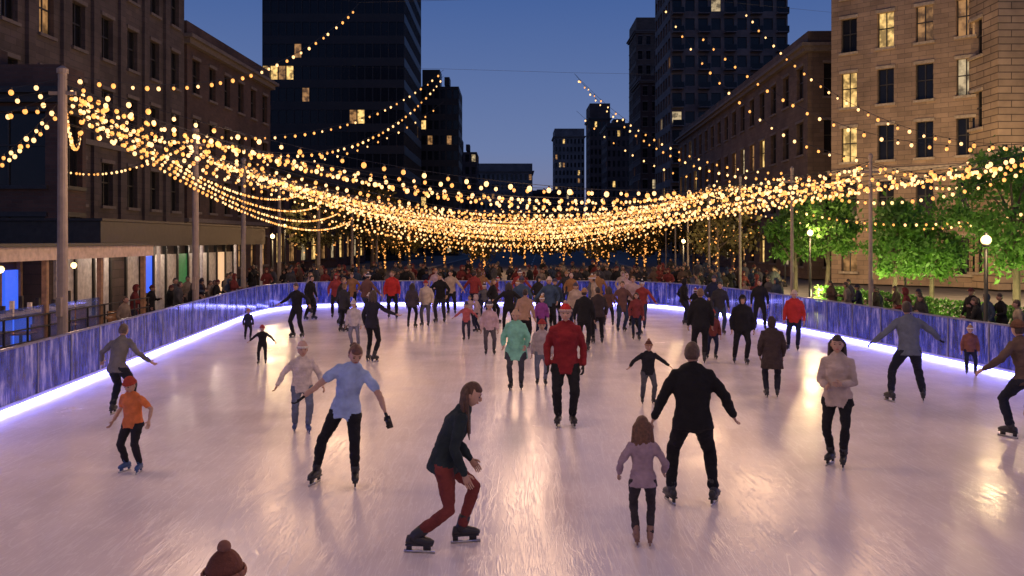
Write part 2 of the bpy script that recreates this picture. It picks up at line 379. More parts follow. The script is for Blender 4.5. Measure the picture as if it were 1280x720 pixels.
mid=[
(KID,-6.04,21.3,.95,170,BLK,BLK,'beanie','out',1.1),(KID,-4.38,24.4,1.33,180,(.5,.45,.44),(.2,.2,.24),'pom','n',1.2),
(SK,-3.45,21.7,1.78,20,(.02,.02,.03),BLK,'long','outr',1.05),(SK,-6.6,27.,1.70,200,BLK,BLK,'short','out',1.1),
(SK,-4.6,33.7,1.84,170,(.42,.03,.03),BLK,'short','n',1.15),(SK,-3.41,30.,1.55,10,(.05,.04,.05),BLK,'long','n',1.1),
(SK,-2.97,30.5,1.62,190,(.5,.42,.34),(.1,.1,.12),'beanie','n',1.15),(KID,-.59,23.,1.40,175,(.45,.32,.34),(.08,.07,.08),'pom','n',1.2),
(KID,-1.37,26.4,1.15,185,(.40,.10,.10),(.03,.03,.05),'beanie','out',1.1),(KID,.62,18.2,1.36,180,(.42,.34,.34),(.16,.17,.22),'beanie','n',1.15),
(SK,1.93,23.6,1.72,10,BLK,BLK,'beanie','n',1.15),(SK,2.5,25.4,1.66,350,(.04,.03,.03),BLK,'short','n',1.1),
(SK,3.72,26.4,1.45,180,(.20,.04,.04),NAVY,'long','n',1.1),(SK,4.57,21.3,1.85,5,BLK,BLK,'short','n',1.15),
(SK,5.57,21.3,1.68,185,(.012,.012,.014),BLK,'hood','n',1.25),(KID,5.05,22.2,1.25,180,(.20,.05,.04),NAVY,'beanie','n',1.15),
(SK,7.67,23.9,1.66,200,(.40,.03,.03),NAVY,'beanie','n',1.2),(KID,10.2,19.6,1.10,200,(.20,.08,.06),NAVY,'pom','n',1.15),
(KID,-7.92,26.4,.95,150,NAVY,BLK,'beanie','n',1.1),(SK,-5.5,28.7,1.6,30,CHAR,BLK,'short','n',1.1),
(SK,1.45,30.,1.7,170,(.03,.05,.08),BLK,'beanie','n',1.15),(SK,-.1,27.5,1.7,0,BLK,BLK,'long','out',1.1),
(SK,6.6,28.,1.7,180,CHAR,JEAN,'short','n',1.1),(SK,0.35,24.5,1.65,20,(.35,.22,.15),BLK,'short','n',1.1),
(SK,2.1,29.,1.6,190,(.38,.30,.25),NAVY,'beanie','n',1.2),(KID,.9,27.,1.3,170,(.25,.06,.25),NAVY,'pom','n',1.2),
(SK,8.3,29.5,1.72,195,BLK,BLK,'short','n',1.1),(SK,-7.6,33.,1.7,120,BLK,BLK,'short','n',1.1),(SK,-8.3,36,1.7,90,(.3,.25,.2),BLK,'long','n',1.1)]
rg=random.Random(5)
for nm,x,y,h,fa,tp,pt,hr_,po,bk in mid:
    kw=dict(fl=(-rg.uniform(.08,.18),rg.uniform(-.1,.15),0,-8),fr=(rg.uniform(.08,.18),rg.uniform(-.1,.1),0,10))
    if po=='out': kw.update(hl=(-.36,.08,-.32),hr=(.36,.08,-.30))
    if po=='outr': kw.update(hr=(.44,.05,-.22))
    figure(nm,x,y,h,fa,tp,pt,hr_,kid=(nm==KID),bulk=bk,lean=rg.uniform(2,12),hat=rg.choice([(.3,.04,.04),(.5,.4,.35),(.05,.05,.08),(.35,.2,.1)]),hcol=rg.choice([(.05,.03,.02),(.02,.012,.01),(.15,.08,.04)]),fem=(hr_=='long'),**kw)
placed=[(m[1],m[2]) for m in mid]
pal=[BLK,CHAR,NAVY,(.22,.035,.035),(.35,.28,.22),(.05,.04,.03),(.12,.06,.05),(.4,.3,.3),(.04,.07,.12),(.10,.10,.11),(.02,.02,.02),(.25,.13,.06)]
cnt=0; t=0
while cnt<40 and t<1200:
    t+=1
    x=rg.uniform(-8.5,7.3); y=rg.uniform(27.5,40.2)
    if y>37 and x>6: continue
    if y>39 and x<-7: continue
    if rg.random()<.45 and not(-2<x<5): continue
    if min(math.hypot(x-a,y-b) for a,b in placed)<.8: continue
    placed.append((x,y)); cnt+=1
    kd=rg.random()<.25
    figure(KID if kd else SK,x,y,rg.uniform(1.1,1.4) if kd else rg.uniform(1.6,1.85),rg.choice([0,180,180,190,160,90,270,20,200])+rg.uniform(-20,20),rg.choice(pal),rg.choice([BLK,NAVY,CHAR,JEAN]),rg.choice(['short','long','beanie','pom','hood','short']),
           kid=kd,bulk=rg.uniform(1.02,1.25),lean=rg.uniform(0,16),hat=rg.choice([(.3,.04,.04),(.5,.4,.35),(.05,.05,.08),(.35,.2,.1)]),
           hcol=rg.choice([(.05,.03,.02),(.02,.012,.01),(.15,.08,.04)]),hem=rg.choice([.05,.08,.2]),
           hl=(-rg.choice([.1,.12,.34]),rg.uniform(0,.2),-.42),hr=(rg.choice([.1,.12,.34]),rg.uniform(0,.2),-.42),
           fl=(-rg.uniform(.08,.2),rg.uniform(-.1,.15),0,-8),fr=(rg.uniform(.08,.2),rg.uniform(-.1,.15),0,8))
variants=[]
vp=[BLK,CHAR,NAVY,(.13,.025,.025),(.20,.16,.13),(.05,.04,.03),(.08,.05,.04),BLK,(.03,.045,.08),(.06,.06,.07)]
for i in range(10):
    o=figure('spectator_src',i*3.1,0,1.7,0,vp[i],rg.choice([BLK,NAVY,CHAR]),['short','long','beanie','hood','short'][i%5],bulk=1.05+.02*i,
             hl=rg.choice([(-.1,.1,-.48),(-.05,.3,-.3),(.0,.28,-.2)]),hr=rg.choice([(.1,.1,-.48),(.0,.3,-.25)]),boots=True,hip=(0,0,.93),skin=(.36,.21,.15),
             hat=rg.choice([(.10,.03,.03),(.2,.16,.13),(.03,.03,.05)]),hem=rg.choice([.06,.2]),link=False)
    variants.append(o.data)
def spect(x,y,fa,h):
    o=bpy.data.objects.new('spectator',rg.choice(variants)); COL.objects.link(o); k=h/1.75
    o.scale=(k,k,k); o.location=(x,y,-.085*k+.0); o.rotation_euler[2]=-math.radians(fa)
for i in range(180):
    x=rg.uniform(-15,14); y=42.2+abs(rg.gauss(0,9)); spect(x,y,rg.uniform(140,220) if rg.random()<.7 else rg.uniform(0,360),rg.uniform(1.5,1.85))
for i in range(38):
    y=rg.uniform(17,40); xx=11.9-(y-20)*.16+rg.uniform(.5,3.0)+(max(0,y-33)*-.25); spect(xx,y,rg.uniform(230,310),rg.uniform(1.35,1.7))
for i in range(24):
    y=rg.uniform(24,41); xx=-10.4-(y-28)*.07-rg.uniform(.5,1.9); spect(xx,y,rg.uniform(50,130),rg.uniform(1.4,1.8))

# ---------------------------------------------------------------- ice, ground
OUT=[(-7.4,-3),(-8.7,15),(-9.9,28.7),(-10.5,35.5),(-10.2,38.6),(-8.2,40.6),(-4,41),(3.5,41),(6.2,40.3),(8.0,37.),(9.1,32.6),(10.9,20.4),(11.8,12),(12.8,-3)]
def chaikin(p,n=2):
    for _ in range(n):
        q=[p[0]]
        for a,b in zip(p[:-1],p[1:]):
            q.append((a[0]*.75+b[0]*.25,a[1]*.75+b[1]*.25)); q.append((a[0]*.25+b[0]*.75,a[1]*.25+b[1]*.75))
        q.append(p[-1]); p=q
    return p
rink=chaikin(OUT,3)
def resample(p,step):
    out=[p[0]]; acc=0
    for a,b in zip(p[:-1],p[1:]):
        L=math.hypot(b[0]-a[0],b[1]-a[1]); pos=0
        while acc+(L-pos)>=step:
            pos+=step-acc; acc=0; out.append((a[0]+(b[0]-a[0])*pos/L,a[1]+(b[1]-a[1])*pos/L))
        acc+=L-pos
    return out
panels=resample(rink,1.5)

m_ice,nt,b=new_mat('rink_ice')
b.inputs['IOR'].default_value=1.31; b.inputs['Specular IOR Level'].default_value=.8
tc=nt.nodes.new('ShaderNodeTexCoord')
n1=nt.nodes.new('ShaderNodeTexNoise'); n1.inputs['Scale'].default_value=.55; n1.inputs['Detail'].default_value=8; n1.inputs['Roughness'].default_value=.62
nt.links.new(tc.outputs['Object'],n1.inputs['Vector'])
cr=nt.nodes.new('ShaderNodeValToRGB'); cr.color_ramp.elements[0].position=.3; cr.color_ramp.elements[0].color=(.69,.62,.66,1); cr.color_ramp.elements[1].position=.7; cr.color_ramp.elements[1].color=(.84,.76,.78,1)
nt.links.new(n1.outputs['Fac'],cr.inputs['Fac'])
prev=None
for ang,sc_,dist in ((.5,7,.9),(1.9,6,1.2),(2.9,9,.7),(1.2,3.2,1.6),(2.3,14,.6)):
    mp=nt.nodes.new('ShaderNodeMapping'); mp.inputs['Rotation'].default_value=(0,0,ang); mp.inputs['Scale'].default_value=(1,.07,1)
    nt.links.new(tc.outputs['Object'],mp.inputs['Vector'])
    nz=nt.nodes.new('ShaderNodeTexNoise'); nz.inputs['Scale'].default_value=sc_; nz.inputs['Detail'].default_value=2; nz.inputs['Distortion'].default_value=dist
    nt.links.new(mp.outputs[0],nz.inputs['Vector'])
    s1=nt.nodes.new('ShaderNodeMath'); s1.operation='SUBTRACT'; s1.inputs[1].default_value=.5; nt.links.new(nz.outputs['Fac'],s1.inputs[0])
    s2=nt.nodes.new('ShaderNodeMath'); s2.operation='ABSOLUTE'; nt.links.new(s1.outputs[0],s2.inputs[0])
    s3=nt.nodes.new('ShaderNodeMapRange'); s3.inputs['From Min'].default_value=0; s3.inputs['From Max'].default_value=.012; s3.inputs['To Min'].default_value=1; s3.inputs['To Max'].default_value=0
    nt.links.new(s2.outputs[0],s3.inputs['Value'])
    if prev is None: prev=s3.outputs[0]
    else:
        mm=nt.nodes.new('ShaderNodeMath'); mm.operation='MAXIMUM'; nt.links.new(prev,mm.inputs[0]); nt.links.new(s3.outputs[0],mm.inputs[1]); prev=mm.outputs[0]
mk=nt.nodes.new('ShaderNodeMath'); mk.operation='MULTIPLY'; nt.links.new(prev,mk.inputs[0]); nt.links.new(n1.outputs['Fac'],mk.inputs[1])
mx=nt.nodes.new('ShaderNodeMix'); mx.data_type='RGBA'; nt.links.new(mk.outputs[0],mx.inputs[0]); nt.links.new(cr.outputs['Color'],mx.inputs[6]); mx.inputs[7].default_value=(.95,.91,.93,1)
nt.links.new(mx.outputs[2],b.inputs['Base Color'])
rr=nt.nodes.new('ShaderNodeMapRange'); rr.inputs['From Min'].default_value=.3; rr.inputs['From Max'].default_value=.7; rr.inputs['To Min'].default_value=.14; rr.inputs['To Max'].default_value=.28
nt.links.new(n1.outputs['Fac'],rr.inputs['Value']); nt.links.new(rr.outputs[0],b.inputs['Roughness'])
bp=nt.nodes.new('ShaderNodeBump'); bp.inputs['Strength'].default_value=.10; bp.inputs['Distance'].default_value=.01
nt.links.new(prev,bp.inputs['Height']); nt.links.new(bp.outputs['Normal'],b.inputs['Normal'])

me=bpy.data.meshes.new('ice_rink'); me.from_pydata([(x,y,0) for x,y in rink][::-1],[],[tuple(range(len(rink)))]); me.materials.append(m_ice)
o=bpy.data.objects.new('ice_rink',me); COL.objects.link(o)
g=MB(); g.quad((-900,-300,-.08),(900,-300,-.08),(900,1500,-.08),(-900,1500,-.08))
g.obj('ground',[simple('plaza_paving',(.10,.09,.085),.6,vary=.3,scale=.8,bump=.3,bscale=5)])
rd=MB(); rd.quad((-9,95,-.07),(13,95,-.07),(40,900,-.07),(18,900,-.07),0)
rd.obj('street',[simple('asphalt',(.05,.05,.052),.75,vary=.2,scale=3)])
rm_=MB()
for i in range(40):
    y=98+i*12; x=2+(y-95)*.0335; rm_.quad((x-.08,y,-.066),(x+.08,y,-.066),(x+.18,y+4,-.066),(x+.02,y+4,-.066))
rm_.obj('lane_markings',[simple('road_paint',(.7,.7,.65),.6)])
kb=MB()
for s,x0 in ((-1,-9),(1,13)): kb.obox((x0,95),(x0+27,900),-.15,.15,-.08,.05)
kb.obj('kerb',[simple('kerb_stone',(.3,.29,.27),.8)])

# ---------------------------------------------------------------- rink barrier
m_pan,nt,b=new_mat('acrylic_panel')
b.inputs['Roughness'].default_value=.09
tc=nt.nodes.new('ShaderNodeTexCoord'); mp=nt.nodes.new('ShaderNodeMapping'); mp.inputs['Scale'].default_value=(3.2,3.2,.6); nt.links.new(tc.outputs['Object'],mp.inputs[0])
nz=nt.nodes.new('ShaderNodeTexNoise'); nz.inputs['Scale'].default_value=1.9; nz.inputs['Detail'].default_value=7; nz.inputs['Roughness'].default_value=.72; nt.links.new(mp.outputs[0],nz.inputs['Vector'])
cr=nt.nodes.new('ShaderNodeValToRGB'); e=cr.color_ramp.elements; e[0].position=.34; e[0].color=(.02,.04,.34,1); e[1].position=.68; e[1].color=(.55,.58,.98,1)  # pale streaks in the colour stand in for reflections on the acrylic
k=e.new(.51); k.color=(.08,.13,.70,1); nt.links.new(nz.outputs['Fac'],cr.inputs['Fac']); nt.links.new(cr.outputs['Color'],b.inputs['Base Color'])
al=nt.nodes.new('ShaderNodeMapRange'); al.inputs['From Min'].default_value=.35; al.inputs['From Max'].default_value=.65; al.inputs['To Min'].default_value=.5; al.inputs['To Max'].default_value=.92
nt.links.new(nz.outputs['Fac'],al.inputs['Value']); nt.links.new(al.outputs[0],b.inputs['Alpha'])
m_led=simple('led_strip',(.4,.4,.9),.4,emis=(.26,.26,1.),es=19)
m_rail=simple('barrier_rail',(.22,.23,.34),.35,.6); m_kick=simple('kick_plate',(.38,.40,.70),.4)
bar=MB()
for i,(p,q) in enumerate(zip(panels[:-1],panels[1:])):
    d=(V(q)-V(p)).normalized(); p2=V(p)+d*.03; q2=V(q)-d*.03
    bar.obox(p2,q2,.02,.04,.14,1.08,0)
    bar.obox(p,q,0.,.07,-.07,.138,1)
    bar.obox(p,q,-.014,-.002,.015,.075,2)
    bar.obox(p,q,.0,.07,1.082,1.12,3)
    bar.obox(V(p)-d*.022,V(p)+d*.022,.005,.065,.139,1.081,3)
bar.obj('rink_barrier',[m_pan,m_kick,m_led,m_rail])

# ---------------------------------------------------------------- buildings
def facade(mb,o,u,n,width,z0,z1,nb,nf,wf=.5,hf=.6,rec=.25,lit=.05,mull=True,sill=True,vb=.22,rs=None,force=None,pier=0.,glass=1):
    cw=width/nb; fh=(z1-z0)/nf; o=V(o); Z=V((0,0,1))
    def P(a,z,d=0): return o+u*a+n*d+Z*z
    for j in range(nf):
        for i in range(nb):
            a0=i*cw; a1=a0+cw; b0=z0+j*fh; b1=b0+fh
            w=cw*wf; wa=a0+(cw-w)/2; wb=wa+w; va=b0+fh*vb; vv=va+fh*hf
            mb.quad(P(a0,b0),P(wa,b0),P(wa,b1),P(a0,b1),0); mb.quad(P(wb,b0),P(a1,b0),P(a1,b1),P(wb,b1),0)
            mb.quad(P(wa,b0),P(wb,b0),P(wb,va),P(wa,va),0); mb.quad(P(wa,vv),P(wb,vv),P(wb,b1),P(wa,b1),0)
            mb.quad(P(wa,va),P(wa,vv),P(wa,vv,-rec),P(wa,va,-rec),0); mb.quad(P(wb,vv),P(wb,va),P(wb,va,-rec),P(wb,vv,-rec),0)
            mb.quad(P(wa,va),P(wa,va,-rec),P(wb,va,-rec),P(wb,va),0); mb.quad(P(wa,vv),P(wb,vv),P(wb,vv,-rec),P(wa,vv,-rec),0)
            r=rs.random(); m=glass
            if force is not None:
                if (i,j) in force: m=force[(i,j)]
            if m==glass and r<lit: m=2 if r<lit*.4 else (3 if r<lit*.8 else 4)
            mb.quad(P(wa,va,-rec),P(wb,va,-rec),P(wb,vv,-rec),P(wa,vv,-rec),m)
            def bx(a,b,z_,z2,d0,d1,mm):
                c=[P(a,z_,d1),P(b,z_,d1),P(b,z2,d1),P(a,z2,d1),P(a,z_,d0),P(b,z_,d0),P(b,z2,d0),P(a,z2,d0)]
                k=len(mb.v); mb.v+= [tuple(q) for q in c]
                for f in ((0,1,2,3),(5,4,7,6),(4,0,3,7),(1,5,6,2),(3,2,6,7),(4,5,1,0)): mb.f.append(tuple(k+q for q in f)); mb.m.append(mm)
            if mull:
                c=(wa+wb)/2; zt=va+(vv-va)*.55
                bx(c-.035,c+.035,va,vv,-rec+.003,-rec+.06,5); bx(wa,wb,zt-.035,zt+.035,-rec+.003,-rec+.075,5)
                bx(wa,wa+.06,va,vv,-rec+.003,-rec+.05,5); bx(wb-.06,wb,va,vv,-rec+.003,-rec+.05,5)
            if sill: bx(wa-.12,wb+.12,va-.16,va-.003,.003,.14,6); bx(wa-.1,wb+.1,vv+.003,vv+.2,.003,.09,6)
            if pier and i: bx(a0-pier,a0+pier,b0,b1,.003,.18,0)

M_frame=simple('window_frame',(.04,.035,.03),.5)
def building(name,corner,w,d,h,ang=0,wall=None,trim=None,S=(5,5),E=None,Wf=None,base=0.,side='E',rs=1,wf=.5,hf=.58,lit=.05,mull=True,sill=True,forceS=None,forceE=None,forceW=None,rec=.28,pier=0.,cornice=True,floors=None,glass=M_glass,para=1.0,dz=0):
    R=random.Random(rs); mb=MB()
    X,Y=V((1,0,0)),V((0,1,0))
    z0=base
    facade(mb,(0,0,0),X,-Y,w,z0,h,S[0],S[1],wf,hf,rec,lit,mull,sill,rs=R,force=forceS,pier=pier)
    if E: facade(mb,(w,0,0),Y,X,d,z0,h,E[0],E[1],wf,hf,rec,lit,mull,sill,rs=R,force=forceE,pier=pier)
    else: mb.quad((w,0,z0),(w,d,z0),(w,d,h),(w,0,h),0)
    if Wf: facade(mb,(0,d,0),-Y,-X,d,z0,h,Wf[0],Wf[1],wf,hf,rec,lit,mull,sill,rs=R,force=forceW,pier=pier)
    else: mb.quad((0,d,z0),(0,0,z0),(0,0,h),(0,d,h),0)
    mb.quad((w,d,z0),(0,d,z0),(0,d,h),(w,d,h),0); mb.quad((0,0,h),(w,0,h),(w,d,h),(0,d,h),0)
    if cornice:
        mb.box(-.35,w+.35,-.35,d+.35,h+.004,h+.35,6); mb.box(-.6,w+.6,-.6,d+.6,h+.353,h+.6,6)
        mb.box(.05,w-.05,.05,d-.05,h+.603,h+.6+para,0)
        for zz in floors or (): mb.box(-.2,w+.2,-.2,d+.2,zz,zz+.28,6)
    mb.box(w*.25,w*.6,d*.3,d*.7,h+.7,h+.7+2.4*(.6+R.random()),0); mb.box(w*.7,w*.8,d*.2,d*.5,h+.7,h+.7+1.6,0)
    mats=[wall,glass,M_lit1,M_lit2,M_lit3,M_frame,trim]
    c=V((corner[0],corner[1],-.0)); r=Matrix.Rotation(ang,3,'Z')
    off=r@V((w,0,0)) if side=='E' else V((0,0,0))
    return mb.obj(name,mats,loc=c-off+V((0,0,dz)),rz=ang)
brn=masonry('limestone_brown',(.13,.10,.095),(.08,.07,.065)); brn2=masonry('limestone_brown_far',(.18,.125,.095),(.10,.08,.07)); brk=masonry('brick_dark',(.11,.065,.055),(.09,.075,.07),.45,.16)
tan_=masonry('limestone_tan',(.42,.30,.21),(.2,.16,.12)); band=masonry('rusticated_stone',(.48,.35,.23),(.14,.1,.07),1.6,.42,band=True)
grey=masonry('concrete_grey',(.22,.18,.17),(.14,.13,.13),3,1.5); drk=simple('tower_metal',(.016,.013,.014),.5,.1,vary=.2,scale=.4)
trimA=simple('trim_stone',(.17,.135,.12),.8,vary=.2); trimD=simple('trim_dark',(.03,.028,.028),.5); trimT=simple('trim_tan',(.42,.33,.24),.8)
A=-math.radians(2.06)
building('limestone_office_building',(-22.6,38),16,20.7,44,A,brn,trimA,S=(4,11),E=(7,11),rs=3,lit=.03,wf=.42,floors=(8,20,32),pier=.28,forceE={(1,5):2,(2,5):2,(3,4):3,(1,3):3,(5,5):3})
building('brick_apartment_building',(-21.85,59.2),16,18,16.2,A,brk,trimA,S=(4,4),E=(6,4),rs=8,lit=.06,wf=.42,floors=(4.2,),forceE={(i,0):3 for i in range(6)})
building('low_brick_building',(-21.1,78),18,40,9,A,brk,trimD,S=(4,2),E=(10,2),rs=9,lit=.2,forceE={(i,0):2+i%3 for i in range(10)},wf=.6)
building('corner_shop_building',(-18.4,36),14,2.,8.6,0,brk,trimD,S=(3,2),E=(1,2),rs=2,lit=.0,wf=.7,hf=.7)
building('dark_glass_skyscraper',(-15.9,130),21,24,78,0,drk,trimD,S=(18,24),E=(16,24),rs=21,lit=.015,wf=.86,hf=.62,rec=.12,mull=False,sill=False,cornice=False,glass=M_glassb,forceS={(0,8):2,(1,8):2,(2,8):3,(3,8):2,(11,6):3,(12,6):2,(2,12):2,(3,12):3,(10,12):2,(9,12):3})
building('dark_office_tower',(-10.4,172),10,12,33,0,drk,trimD,S=(8,11),E=(6,11),rs=5,lit=.03,wf=.7,rec=.12,mull=False,sill=False,cornice=False)
building('dark_office_block',(-9.2,230),10,14,26,0,brk,trimD,S=(6,8),E=(6,8),rs=15,lit=.05,wf=.6,rec=.12,mull=False,sill=False,cornice=False)
building('distant_office_building',(7,300),19,20,26,0,grey,trimA,S=(12,8),rs=6,lit=.04,wf=.5,mull=False,sill=False,rec=.2,para=2.5)
building('distant_tower',(29,352),12,15,44,0,grey,trimA,S=(8,14),Wf=(6,14),rs=7,lit=.12,wf=.5,mull=False,sill=False,rec=.2,para=3)
building('distant_brick_tower',(33.5,300),7,15,44,0,brk,trimD,S=(5,14),Wf=(6,14),rs=17,lit=.05,wf=.5,mull=False,sill=False,rec=.2,para=5)
building('distant_apartment_block',(38,260),10,15,36,0,brk,trimD,S=(7,12),Wf=(6,12),rs=27,lit=.05,wf=.5,mull=False,sill=False,rec=.2)
building('distant_low_building',(20,330),14,15,20,0,brn,trimD,S=(9,6),rs=37,lit=.2,wf=.5,mull=False,sill=False,rec=.2)
building('stepped_brick_tower',(28.2,200),7.5,12,50,0,brn2,trimA,S=(4,15),Wf=(6,15),side='W',rs=31,lit=.03,para=3)
building('brick_midrise',(27.,185),14,12,36,0,brk,trimA,S=(7,11),Wf=(6,11),side='W',rs=32,lit=.04)
building('balcony_apartment_tower',(27.,150),20,16,54,0,grey,trimA,S=(9,17),Wf=(6,17),side='W',rs=33,lit=.08,wf=.72,hf=.62,mull=False,cornice=False,sill=False)
bal=MB()
for j in range(17):
    z=3.176*(j+1)
    for i in range(0,9,2): bal.box(27+i*2.22+.2,27+i*2.22+2.1,148.6,149.99,z,z+.18,0); bal.box(27+i*2.22+.2,27+i*2.22+2.1,148.6,148.66,z+.183,z+1.1,1)
bal.obj('tower_balcony_rows',[grey,M_glassb])
building('brown_stone_building',(22.6,67.3),18,64,17.4,A,brn2,trimA,S=(4,4),Wf=(16,4),side='W',rs=41,lit=.15,wf=.45,floors=(5,),forceW={(0,2):2,(3,2):2,(9,2):3,**{(i,0):2+i%3 for i in range(0,16,2)}})
angR=math.radians(-42.7)
fs={(1,5):2,(2,5):2,(3,5):2,(3,6):3,(1,4):2,(2,4):3,(0,6):3,(1,6):2,(0,3):2,(3,3):4,(2,7):2,(0,5):3,(3,7):2,(2,6):2,(3,4):3}
building('stone_hotel_building',(22.35,61.6),9.9,18,34,angR,tan_,trimT,S=(4,9),Wf=(5,9),side='W',rs=43,lit=.05,wf=.44,hf=.62,floors=(7.55,),forceS=fs,pier=.0)
building('rusticated_stone_building',(29.0,52.5),14,20,36,0,band,trimT,S=(3,8),Wf=(4,8),side='W',rs=45,lit=.05,wf=.28,hf=.5,floors=(8.,))

# ---------------------------------------------------------------- trees
def leafmat(name,c1,c2):
    m,nt,b=new_mat(name); b.inputs['Roughness'].default_value=.55
    tc=nt.nodes.new('ShaderNodeTexCoord'); n=nt.nodes.new('ShaderNodeTexNoise'); n.inputs['Scale'].default_value=2.2; n.inputs['Detail'].default_value=4
    nt.links.new(tc.outputs['Object'],n.inputs['Vector']); r=nt.nodes.new('ShaderNodeValToRGB')
    r.color_ramp.elements[0].position=.35; r.color_ramp.elements[0].color=c1+(1,); r.color_ramp.elements[1].position=.68; r.color_ramp.elements[1].color=c2+(1,)
    nt.links.new(n.outputs['Fac'],r.inputs['Fac']); nt.links.new(r.outputs['Color'],b.inputs['Base Color'])
    t=nt.nodes.new('ShaderNodeBsdfTranslucent'); nt.links.new(r.outputs['Color'],t.inputs['Color'])
    mix=nt.nodes.new('ShaderNodeMixShader'); mix.inputs[0].default_value=.35
    nt.links.new(b.outputs[0],mix.inputs[1]); nt.links.new(t.outputs[0],mix.inputs[2]); nt.links.new(mix.outputs[0],nt.nodes['Material Output'].inputs['Surface'])
    return m
ML=leafmat('foliage',(.05,.14,.02),(.13,.30,.04)); MLd=leafmat('foliage_dark',(.05,.05,.015),(.12,.10,.03)); MBk=simple('bark',(.10,.075,.055),.9,bump=.6,bscale=15)
def bulbmat(name,col,st):
    m=simple(name,col,.3,vary=.05,emis=col,es=st); m.cycles.emission_sampling='NONE'; return m
m_b1=bulbmat('warm_bulb',(1.,.58,.24),2.0); m_b2=bulbmat('amber_bulb',(1.,.42,.10),1.4)
bm=bmesh.new(); bmesh.ops.create_icosphere(bm,subdivisions=2,radius=1.); ICO2=([v.co.copy() for v in bm.verts],[tuple(v.index for v in f.verts) for f in bm.faces]); bm.free()
bm=bmesh.new(); bmesh.ops.create_icosphere(bm,subdivisions=1,radius=1.); ICO1=([v.co.copy() for v in bm.verts],[tuple(v.index for v in f.verts) for f in bm.faces]); bm.free()
def tree_geo(mb,x,y,h,cr,nl,ls,seed,fairy=0,fr=.07):
    R=random.Random(seed); base=V((x,y,-.09))
    top=V((x+R.uniform(-.2,.2),y,h*.72))
    mb.loft([base,base+V((0,0,.4)),base.lerp(top,.5)+V((.06,0,0)),top],[h*.032,h*.024,h*.018,h*.008],m=0,n=8)
    cc=V((x,y,h-cr*1.02)); clumps=[]
    for i in range(46):
        th=R.uniform(0,6.283); z=R.uniform(-.85,1); r=math.sqrt(max(0,1-z*z*.9))*R.uniform(.45,1.05)
        c=cc+V((math.cos(th)*r*cr,math.sin(th)*r*cr,z*cr*1.0)); clumps.append((c,R.uniform(.16,.32)*cr))
        if i%4==0:
            s=base.lerp(top,R.uniform(.5,.95)); mb.loft([s,s.lerp(c,.5)+V((0,0,.1)),c],[h*.009,h*.006,h*.002],m=0,n=5)
    for i in range(nl):
        c,r=clumps[i%46]
        p=c+V((R.gauss(0,1),R.gauss(0,1),R.gauss(0,.8)))*r*.62
        u=V((R.gauss(0,1),R.gauss(0,1),R.gauss(0,.6))).normalized(); w=u.orthogonal(); w.rotate(Matrix.Rotation(R.uniform(0,6.28),3,u)); s=ls*R.uniform(.6,1.25)
        q=u.cross(w)
        k=len(mb.v); mb.v+=[tuple(p-w*s),tuple(p-q*s*.45),tuple(p+w*s),tuple(p+q*s*.45)]; mb.f.append((k,k+1,k+2,k+3)); mb.m.append(1)
    for i in range(fairy):
        if i%5==0: p=base.lerp(top,R.random())+V((R.uniform(-.12,.12),-.15,0))
        else:
            c,r=clumps[R.randrange(46)]; p=c+V((R.gauss(0,1),R.gauss(0,1),R.gauss(0,1)))*r*.9
        k=len(mb.v); mb.v+=[tuple(p+v*fr) for v in ICO1[0]]
        for q in ICO1[1]: mb.f.append(tuple(k+j for j in q)); mb.m.append(2)
for i,(x,y,h,cr) in enumerate([(17.2,30,5.9,1.95),(19.6,27.5,5.5,1.8),(15.6,36,4.4,1.4),(13.9,39,5.0,1.35),(17.4,36.5,4.6,1.6),(14.2,44,4.6,1.3),(19.5,32,5.9,1.9)]):
    mb=MB(); tree_geo(mb,x,y,h,cr,4800,.09,i+3); mb.obj('street_tree',[MBk,ML])
mb=MB()
for i in range(14):
    R=random.Random(i+50); s=-1 if i%2 else 1
    tree_geo(mb,(-13 if s<0 else 14)+R.uniform(-3,3)+i*.2,60+i*4.5,R.uniform(6,7.5),2.2,1300,.17,i+60,70,.055)
for i in range(13):
    R=random.Random(i+90); tree_geo(mb,-12+i*2.3+R.uniform(-.8,.8),96+R.uniform(-12,14),R.uniform(4.5,6),1.9,900,.2,i+160,150,.07)
mb.obj('distant_trees',[MBk,MLd,m_b2])
hd=MB(); R=random.Random(4)
for i in range(7000):
    y=R.uniform(18,38); x=15.0-(y-18)*.1+R.uniform(0,.7); z=.3+R.random()*.75
    u=V((R.gauss(0,1),R.gauss(0,1),R.gauss(0,1))).normalized(); w=u.orthogonal(); q=u.cross(w); s=.06
    k=len(hd.v); p=V((x,y,z)); hd.v+=[tuple(p-w*s),tuple(p-q*s*.5),tuple(p+w*s),tuple(p+q*s*.5)]; hd.f.append((k,k+1,k+2,k+3)); hd.m.append(0)
hd.obox((15.35,18),(13.35,38),-.38,.38,-.07,.4,1)
hd.obj('planter_hedge',[ML,simple('planter_concrete',(.2,.18,.17),.8)])

